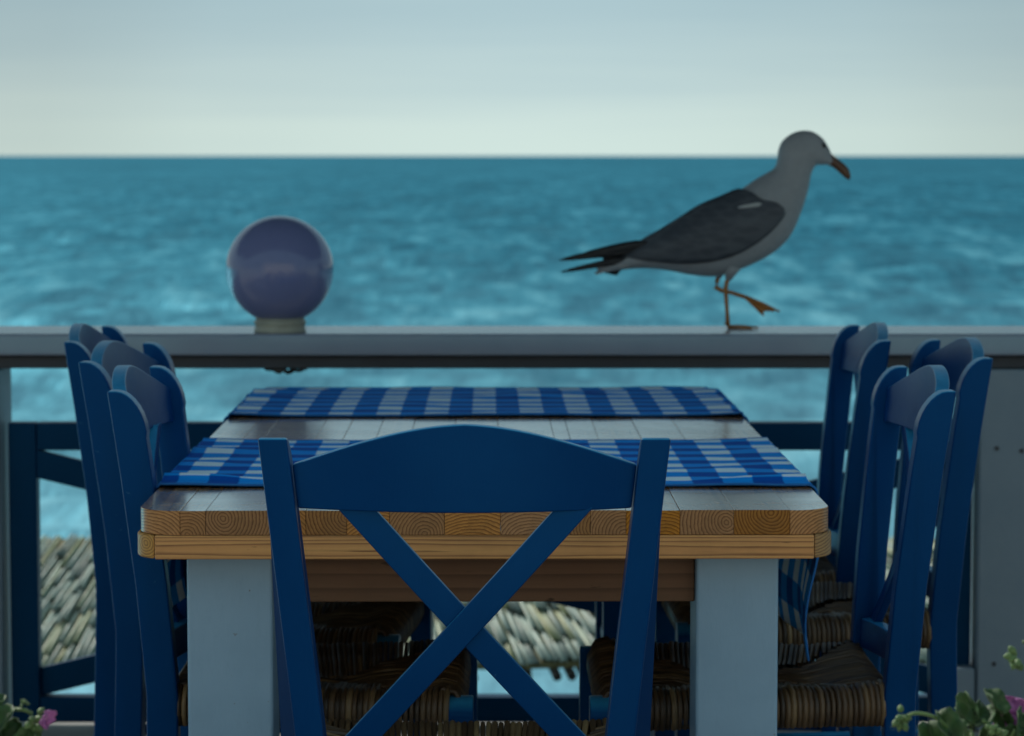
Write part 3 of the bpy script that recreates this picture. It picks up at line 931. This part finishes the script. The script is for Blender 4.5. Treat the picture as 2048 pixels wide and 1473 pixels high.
mobj('webbed_foot', *join([f1, tube([G(1150, 1284, -55), G(1120, 1262, -55)], [6 * S, 3 * S], 6)]), M['leg'], gull, smooth=True)
leg2 = tube([G(1098, 975, 62), G(1086, 1015, 62), G(1080, 1048, 62), G(1115, 1068, 60), G(1180, 1082, 58), G(1262, 1108, 56)], [14 * S, 14 * S, 18 * S, 14 * S, 12 * S, 14 * S], 10)
mobj('leg', *leg2, M['leg'], gull, smooth=True)
f2 = web(G(1265, 1108, 56), [G(1375, 1222, 10), G(1440, 1198, 40), G(1480, 1200, 80)], .002)
mobj('webbed_foot', *f2, M['leg'], gull, smooth=True)

# ------------------------------------------------------------------ bamboo canopy down on the shore
canopy = empty('bamboo_canopy', (.0, 8.6, SEA_Z), label='weathered beach canopy roofed with split bamboo, standing in the shallows below the railing', cat='canopy')
YE, YR = 8.2, 9.05
def zat(y_px, Y): return CAM_Z - (y_px - 312) / 5500 * Y * 1.006
ZE, ZR = zat(1332, YE), zat(1082, YR)
def roofpt(xe_, q):       # xe_: position along the eave in canopy units, q: 0 eave .. 1 ridge
    xr_ = 630 + (xe_ - 630) * .75
    droop = 14 * math.exp(-((xe_ - 120) / 260.0) ** 2) - 8 * ((xe_ - 945) / 260.0) ** 2 * (abs(xe_ - 945) < 320) * .9
    Xe = (xe_ - 1024) / 5500 * YE; Xr = (xr_ - 1024) / 5500 * YR
    ze = ZE - droop / 5500 * YE
    return Vector((Xe + (Xr - Xe) * q, YE + (YR - YE) * q - 8.6, ze + (ZR - ze) * q - SEA_Z))
NC = 4
rs = random.Random(21)
cane_specs = []
xpos = -500.0
cols_ = []
while xpos < 2560:
    cols_.append(xpos); xpos += rs.uniform(12, 15.5)
# three shared cane shapes, split stems about 0.25 m long
cane_meshes = []
def cane_mesh(seed):
    r_ = random.Random(seed); n = 7; rad = .0095
    V = []
    L = .33
    for i, q in enumerate((0, .5, 1.0)):
        rr_ = rad * (1.05 if i == 0 else .95 if i == 1 else .85)
        for k in range(n):
            an = math.pi * (k / (n - 1)) * 1.1 - .05 * math.pi
            V.append((rr_ * math.cos(an), L * q, rr_ * .85 * math.sin(an)))
    for i, q in enumerate((0, .5, 1.0)):
        for k in range(n):
            x, y, z = V[i * n + k]; V.append((x * .75, y, z * .75 - .001))
    m = 3 * n
    Fc = []
    for i in range(2):
        for k in range(n - 1):
            Fc.append((i * n + k, i * n + k + 1, (i + 1) * n + k + 1, (i + 1) * n + k))
    for k in range(n - 1): Fc.append((k + 1, k, m + k, m + k + 1))
    Fc.append(tuple(range(m, m + n)))
    return V, Fc
base_meshes = []
for sd_ in range(3):
    V, Fc = cane_mesh(sd_)
    me = bpy.data.meshes.new('cane'); me.from_pydata(V, [], Fc); me.materials.append(M['cane'])
    me.polygons.foreach_set('use_smooth', [True] * len(me.polygons))
    base_meshes.append(me)
base_vf = [cane_mesh(s_) for s_ in range(3)]
rest = []
n_part = 0
for ci, xc_ in enumerate(cols_):
    st = rs.random() * 1.0
    for k in range(NC + 1):
        q0 = (k - st) / NC if k else -.015 + rs.uniform(-.02, .02)
        if k and q0 < .03: continue
        if q0 > .86: continue
        q1 = q0 + .30
        ylen = min(1.0, (1.04 - q0) / .37)
        a, b = roofpt(xc_ + rs.uniform(-3, 3), q0), roofpt(xc_ + rs.uniform(-5, 5), q1)
        up3 = Vector((0, -.25, 1)).normalized()
        yv = (b - a).normalized()
        xv = yv.cross(up3).normalized(); zv = xv.cross(yv)
        lift = .009 + .007 * rs.random()
        sc_ = rs.uniform(.85, 1.05)
        scx = 1.0 - .25 * q0
        Mx = Matrix((( xv.x * sc_ * scx, yv.x * ylen, zv.x * sc_, a.x), (xv.y * sc_ * scx, yv.y * ylen, zv.y * sc_, a.y), (xv.z * sc_ * scx, yv.z * ylen, zv.z * sc_, a.z + lift), (0, 0, 0, 1)))
        # drop the upper end under the next course
        Mx = Mx @ Matrix.Rotation(R(-3.2), 4, 'X')
        mid = (a + b) / 2
        ximg = 1024 + mid.x * 5500 / (mid.y + 8.6)
        vis = (70 < ximg < 215) or (815 < ximg < 1245 and k <= 2) or (1745 < ximg < 1865)
        if vis and n_part < 290:
            o = bpy.data.objects.new('bamboo_cane', base_meshes[ci % 3]); COL.objects.link(o)
            o.parent = canopy; o.matrix_local = Mx; n_part += 1
        else:
            V, Fc = base_vf[ci % 3]
            rest.append(([Mx @ Vector(v_) for v_ in V], Fc))
mobj('cane_thatch', *join(rest), M['cane'], canopy, kind='stuff')
# reed underlay sheet with thickness
V = []
NX = 40
for i in range(NX + 1):
    xe_ = -500 + 3060 * i / NX
    for q in (0.01, 1.02):
        p = roofpt(xe_, q)
        V += [p, p - Vector((0, 0, .02))]
Fc = []
for i in range(NX):
    a, b = i * 4, i * 4 + 4
    Fc += [(a, a + 2, b + 2, b), (a + 1, b + 1, b + 3, a + 3), (a, b, b + 1, a + 1), (a + 2, a + 3, b + 3, b + 2)]
Fc += [(0, 1, 3, 2), (NX * 4, NX * 4 + 2, NX * 4 + 3, NX * 4 + 1)]
mobj('reed_underlay', V, Fc, M['thatch_under'], canopy)
# back slope so that it is a real roof from the side too
V2 = []
for i in range(NX + 1):
    xe_ = -500 + 3060 * i / NX
    p = roofpt(xe_, 1.01); q_ = Vector((p.x, p.y + .85, p.z - .22))
    V2 += [p - Vector((0, 0, .004)), p - Vector((0, 0, .024)), q_, q_ - Vector((0, 0, .02))]
mobj('reed_underlay', V2, Fc, M['thatch_under'], canopy)
for px_ in (-300, -120, 100, 260, 420, 600, 760, 945, 1048, 1113, 1143, 1168, 1290, 1420, 1600, 1800, 2000, 2250, 2480):
    a, b = roofpt(px_, -.022), roofpt(px_ + (px_ - 700) * .02, .9)
    a = a - Vector((0, 0, .034)); b = b - Vector((0, 0, .044))
    rf_ = mobj('rafter', *tube([a, b], rs.uniform(.013, .015), 12), M['log'], canopy, smooth=False)
    dirr = (b - a).normalized()
    mobj('rafter_end', *tube([a - dirr * .0012, a + dirr * .0004], .0125, 12), M['log_end'], rf_)
for (xt, xb) in ((1085, 1122), (300, 280), (1700, 1730), (-300, -310), (2300, 2320)):
    top = roofpt(xt, .35) - Vector((0, 0, .05))
    base = Vector((roofpt(xb, .35).x + (xb - xt) * .002, top.y - .05, -.5))
    mobj('pole', *tube([top, base], [.024, .032], 14), M['log'], canopy, smooth=True)

# ------------------------------------------------------------------ geraniums in the near corners
def px3(x, y, Y):
    u, v = (x - 1024) / 5500, (736.5 - y) / 5500
    cp, sp_ = math.cos(PITCH), math.sin(PITCH)
    k = Y / (cp + v * sp_)
    return Vector((u * k, Y, CAM_Z + k * (-sp_ + v * cp)))
def leaf_mesh(c, n, up, size, seed, cup=.25, lobes=5):
    rl = random.Random(seed)
    n = Vector(n).normalized(); u_ = Vector(up) - n * n.dot(Vector(up)); u_.normalize(); w_ = n.cross(u_)
    V = [Vector(c)]; K = 40; rings_ = (.35, .7, 1.0)
    for rr_ in rings_:
        for k in range(K):
            an = 2 * math.pi * k / K
            ed = 1 + (.10 * abs(math.sin(an * lobes / 2 + .4)) + .035 * math.sin(an * 13 + seed) - .05) * rr_
            notch = 1 - .75 * math.exp(-((an - math.pi) / .22) ** 2)
            r_ = size * rr_ * ed * notch
            h_ = cup * size * (rr_ ** 2) * (1 + .6 * math.sin(an * lobes + seed)) * .9
            V.append(Vector(c) + u_ * math.cos(an) * r_ * 1.15 + w_ * math.sin(an) * r_ * .72 + n * (h_ + .75 * abs(math.sin(an)) * r_ * (.3 + .5 * rr_)))
    Fc = [(0, 1 + k, 1 + (k + 1) % K) for k in range(K)]
    for i in range(2):
        for k in range(K): Fc.append((1 + i * K + k, 1 + (i + 1) * K + k, 1 + (i + 1) * K + (k + 1) % K, 1 + i * K + (k + 1) % K))
    return V, Fc
def bud_cluster(parent, c, size, seed, n=13, droop=(0, 0, -1), pink=0):
    rl = random.Random(seed); parts = []; c = Vector(c)
    for i in range(n):
        d = Vector((rl.gauss(0, 1), rl.gauss(0, 1), rl.gauss(0, 1))).normalized()
        d = (d + Vector(droop) * .7).normalized()
        tip = c + d * size * rl.uniform(.75, 1.1); ln = size * rl.uniform(.5, .75)
        st = tip - d * ln
        parts.append(tube([st, st.lerp(tip, .3), st.lerp(tip, .65), tip], [size * .12, size * .24, size * .21, size * .03], 9))
        # sepal point and hairs
        for h in range(5):
            e = Vector((rl.gauss(0, 1), rl.gauss(0, 1), rl.gauss(0, 1))).normalized()
            b0 = st.lerp(tip, rl.uniform(.2, .95)) + e * size * .18
            parts.append(tube([b0, b0 + e * size * .16], [size * .008, size * .003], 3, caps=False))
    return mobj('flower_bud', *join(parts), M['bud'], parent, smooth=True)
def petals(parent, c, size, seed, n=5, facing=(0, -1, .3)):
    rl = random.Random(seed)
    nrm_ = Vector(facing).normalized(); u_ = nrm_.cross(Vector((0, 0, 1))).normalized(); w_ = nrm_.cross(u_)
    parts = []
    for k in range(n):
        an = 2 * math.pi * k / n + rl.random() * .4
        d = (u_ * math.cos(an) + w_ * math.sin(an) + nrm_ * rl.uniform(.1, .5)).normalized()
        side = d.cross(nrm_).normalized()
        V = []; NI, NJ = 8, 6
        for i in range(NI + 1):
            q = i / NI; wd = size * (.08 + .46 * math.sin(math.pi * min(1, q * .92) ** 1.1) ** .8)
            for j in range(NJ + 1):
                s = -1 + 2 * j / NJ
                V.append(Vector(c) + d * size * q * (1 - .12 * s * s) + side * wd * s + nrm_ * size * (.12 * q * q * s * s + .10 * math.sin(q * 5 + s * 3 + seed + k)))
        Fc = [(i * (NJ + 1) + j, i * (NJ + 1) + j + 1, (i + 1) * (NJ + 1) + j + 1, (i + 1) * (NJ + 1) + j) for i in range(NI) for j in range(NJ)]
        parts.append((V, Fc))
    o = mobj('pink_flower', *join(parts), M['petal'], parent, smooth=True)
    sm = o.modifiers.new('solid', 'SOLIDIFY'); sm.thickness = .0005
    return o
def plant(name_label, root_loc, leaves, stems, buds, blooms):
    root = empty('geranium_plant', root_loc, label=name_label, cat='plant')
    inv = Vector(root_loc)
    for i, (x, y, Y, size, nrm_, up) in enumerate(leaves):
        o = mobj('leaf', *leaf_mesh(px3(x, y, Y) - inv, nrm_, up, size, i * 7 + len(leaves)), M['leaf'], root, smooth=True)
        sm = o.modifiers.new('solid', 'SOLIDIFY'); sm.thickness = .0007
    for pts, r_ in stems:
        pp = catmull([px3(*p) - inv for p in pts], 6)
        mobj('stem', *tube([Vector(p) for p in pp], [r_] * len(pp), 8), M['bud'], root, smooth=True)
    for i, (x, y, Y, size, dr) in enumerate(buds): bud_cluster(root, px3(x, y, Y) - inv, size, 50 + i, droop=dr)
    for i, (x, y, Y, size, fc) in enumerate(blooms): petals(root, px3(x, y, Y) - inv, size, 90 + i, facing=fc)
    return root
RY = 2.32
rl = random.Random(4)
leaves = []
right_leaf = [(1942, 1415, .013), (1985, 1412, .013), (2006, 1432, .012), (1930, 1445, .013), (1962, 1438, .013), (1895, 1462, .016), (1925, 1470, .014), (2042, 1452, .013),
              (1870, 1490, .018), (1960, 1490, .017), (2010, 1495, .017), (2060, 1480, .016), (1915, 1505, .016)]
for i, (x, y, s_) in enumerate(right_leaf):
    leaves.append((x, y, RY + rl.uniform(-.02, .03), s_, (rl.uniform(-.6, .6), -1 + rl.uniform(-.1, .6), rl.uniform(-.1, 1.0)), (rl.uniform(-.6, .6), .3, 1)))
plant('pink geranium with drooping green buds, in the lower right corner in front of the post', (.41, RY + .02, .66), leaves,
      [([(1975, 1560, RY), (1935, 1500, RY - .005), (1890, 1450, RY - .015), (1862, 1432, RY - .02), (1832, 1427, RY - .02), (1815, 1432, RY - .02)], .0016),
       ([(1965, 1440, RY - .02), (1985, 1460, RY - .01), (2000, 1520, RY)], .0018),
       ([(2070, 1560, RY), (2085, 1400, RY), (2070, 1290, RY), (2045, 1285, RY)], .0017),
       ([(2000, 1560, RY), (2015, 1490, RY - .01), (2030, 1460, RY - .015)], .0014),
       ([(1930, 1560, RY), (1940, 1480, RY), (1945, 1420, RY)], .0014)],
      [(1803, 1435, RY - .02, .0125, (-.3, 0, -.9)), (2035, 1312, RY, .0135, (-.5, 0, -.8)), (1990, 1470, RY - .03, .011, (0, 0, 1)), (1938, 1476, RY - .02, .008, (0, 0, 1))],
      [(2030, 1432, RY + .02, .020, (-.4, -1, .2)), (2008, 1455, RY + .01, .013, (.2, -1, .1)), (2052, 1470, RY + .03, .02, (0, -1, .4))])
LY = 2.28
leaves = []
for i, (x, y, s_) in enumerate([(8, 1448, .014), (30, 1470, .013), (-10, 1425, .014), (55, 1478, .011), (0, 1490, .018), (-30, 1460, .016), (45, 1500, .016), (-45, 1490, .016)]):
    leaves.append((x, y, LY + rl.uniform(-.02, .02), s_, (rl.uniform(-.5, .7), -1 + rl.uniform(0, .7), rl.uniform(-.1, 1)), (.4, .2, 1)))
plant('geranium with a nodding pink-tipped bud, in the lower left corner', (-.43, LY + .02, .66), leaves,
      [([(-25, 1560, LY), (-10, 1470, LY), (15, 1425, LY), (45, 1420, LY - .01), (65, 1428, LY - .01)], .0017),
       ([(5, 1560, LY), (20, 1500, LY), (22, 1450, LY)], .0013)],
      [(68, 1438, LY - .01, .0125, (.2, 0, -.8)), (48, 1408, LY - .01, .005, (0, 0, 1))],
      [(92, 1436, LY - .01, .010, (.9, -.5, -.3))])
# planters that carry them, below the picture
for sx, Yp, lab in ((.43, RY + .02, 'terracotta flower box on the right plinth in front of the table'), (-.46, LY + .02, 'terracotta flower box on the left plinth in front of the table')):
    r_ = empty('flower_box', (sx, Yp, .42), label=lab, cat='planter')
    mobj('box_body', *join([box(-.16, .16, -.07, -.055, 0, .20), box(-.16, .16, .055, .07, 0, .20), box(-.16, -.145, -.055, .055, 0, .20), box(.145, .16, -.055, .055, 0, .20), box(-.145, .145, -.055, .055, 0, .015)]), M['terracotta'], r_, bevel=.003)
    mobj('soil', *box(-.1445, .1445, -.0545, .0545, .0155, .199), M['soil'], r_)
    pl = mobj('plinth', *box(sx - .18, sx + .18, Yp - .09, Yp + .09, 0.0, .419), M['plinth'], bevel=.008)
    set_props(pl, label='low plaster plinth under the %s flower box' % ('right' if sx > 0 else 'left'), cat='plinth')
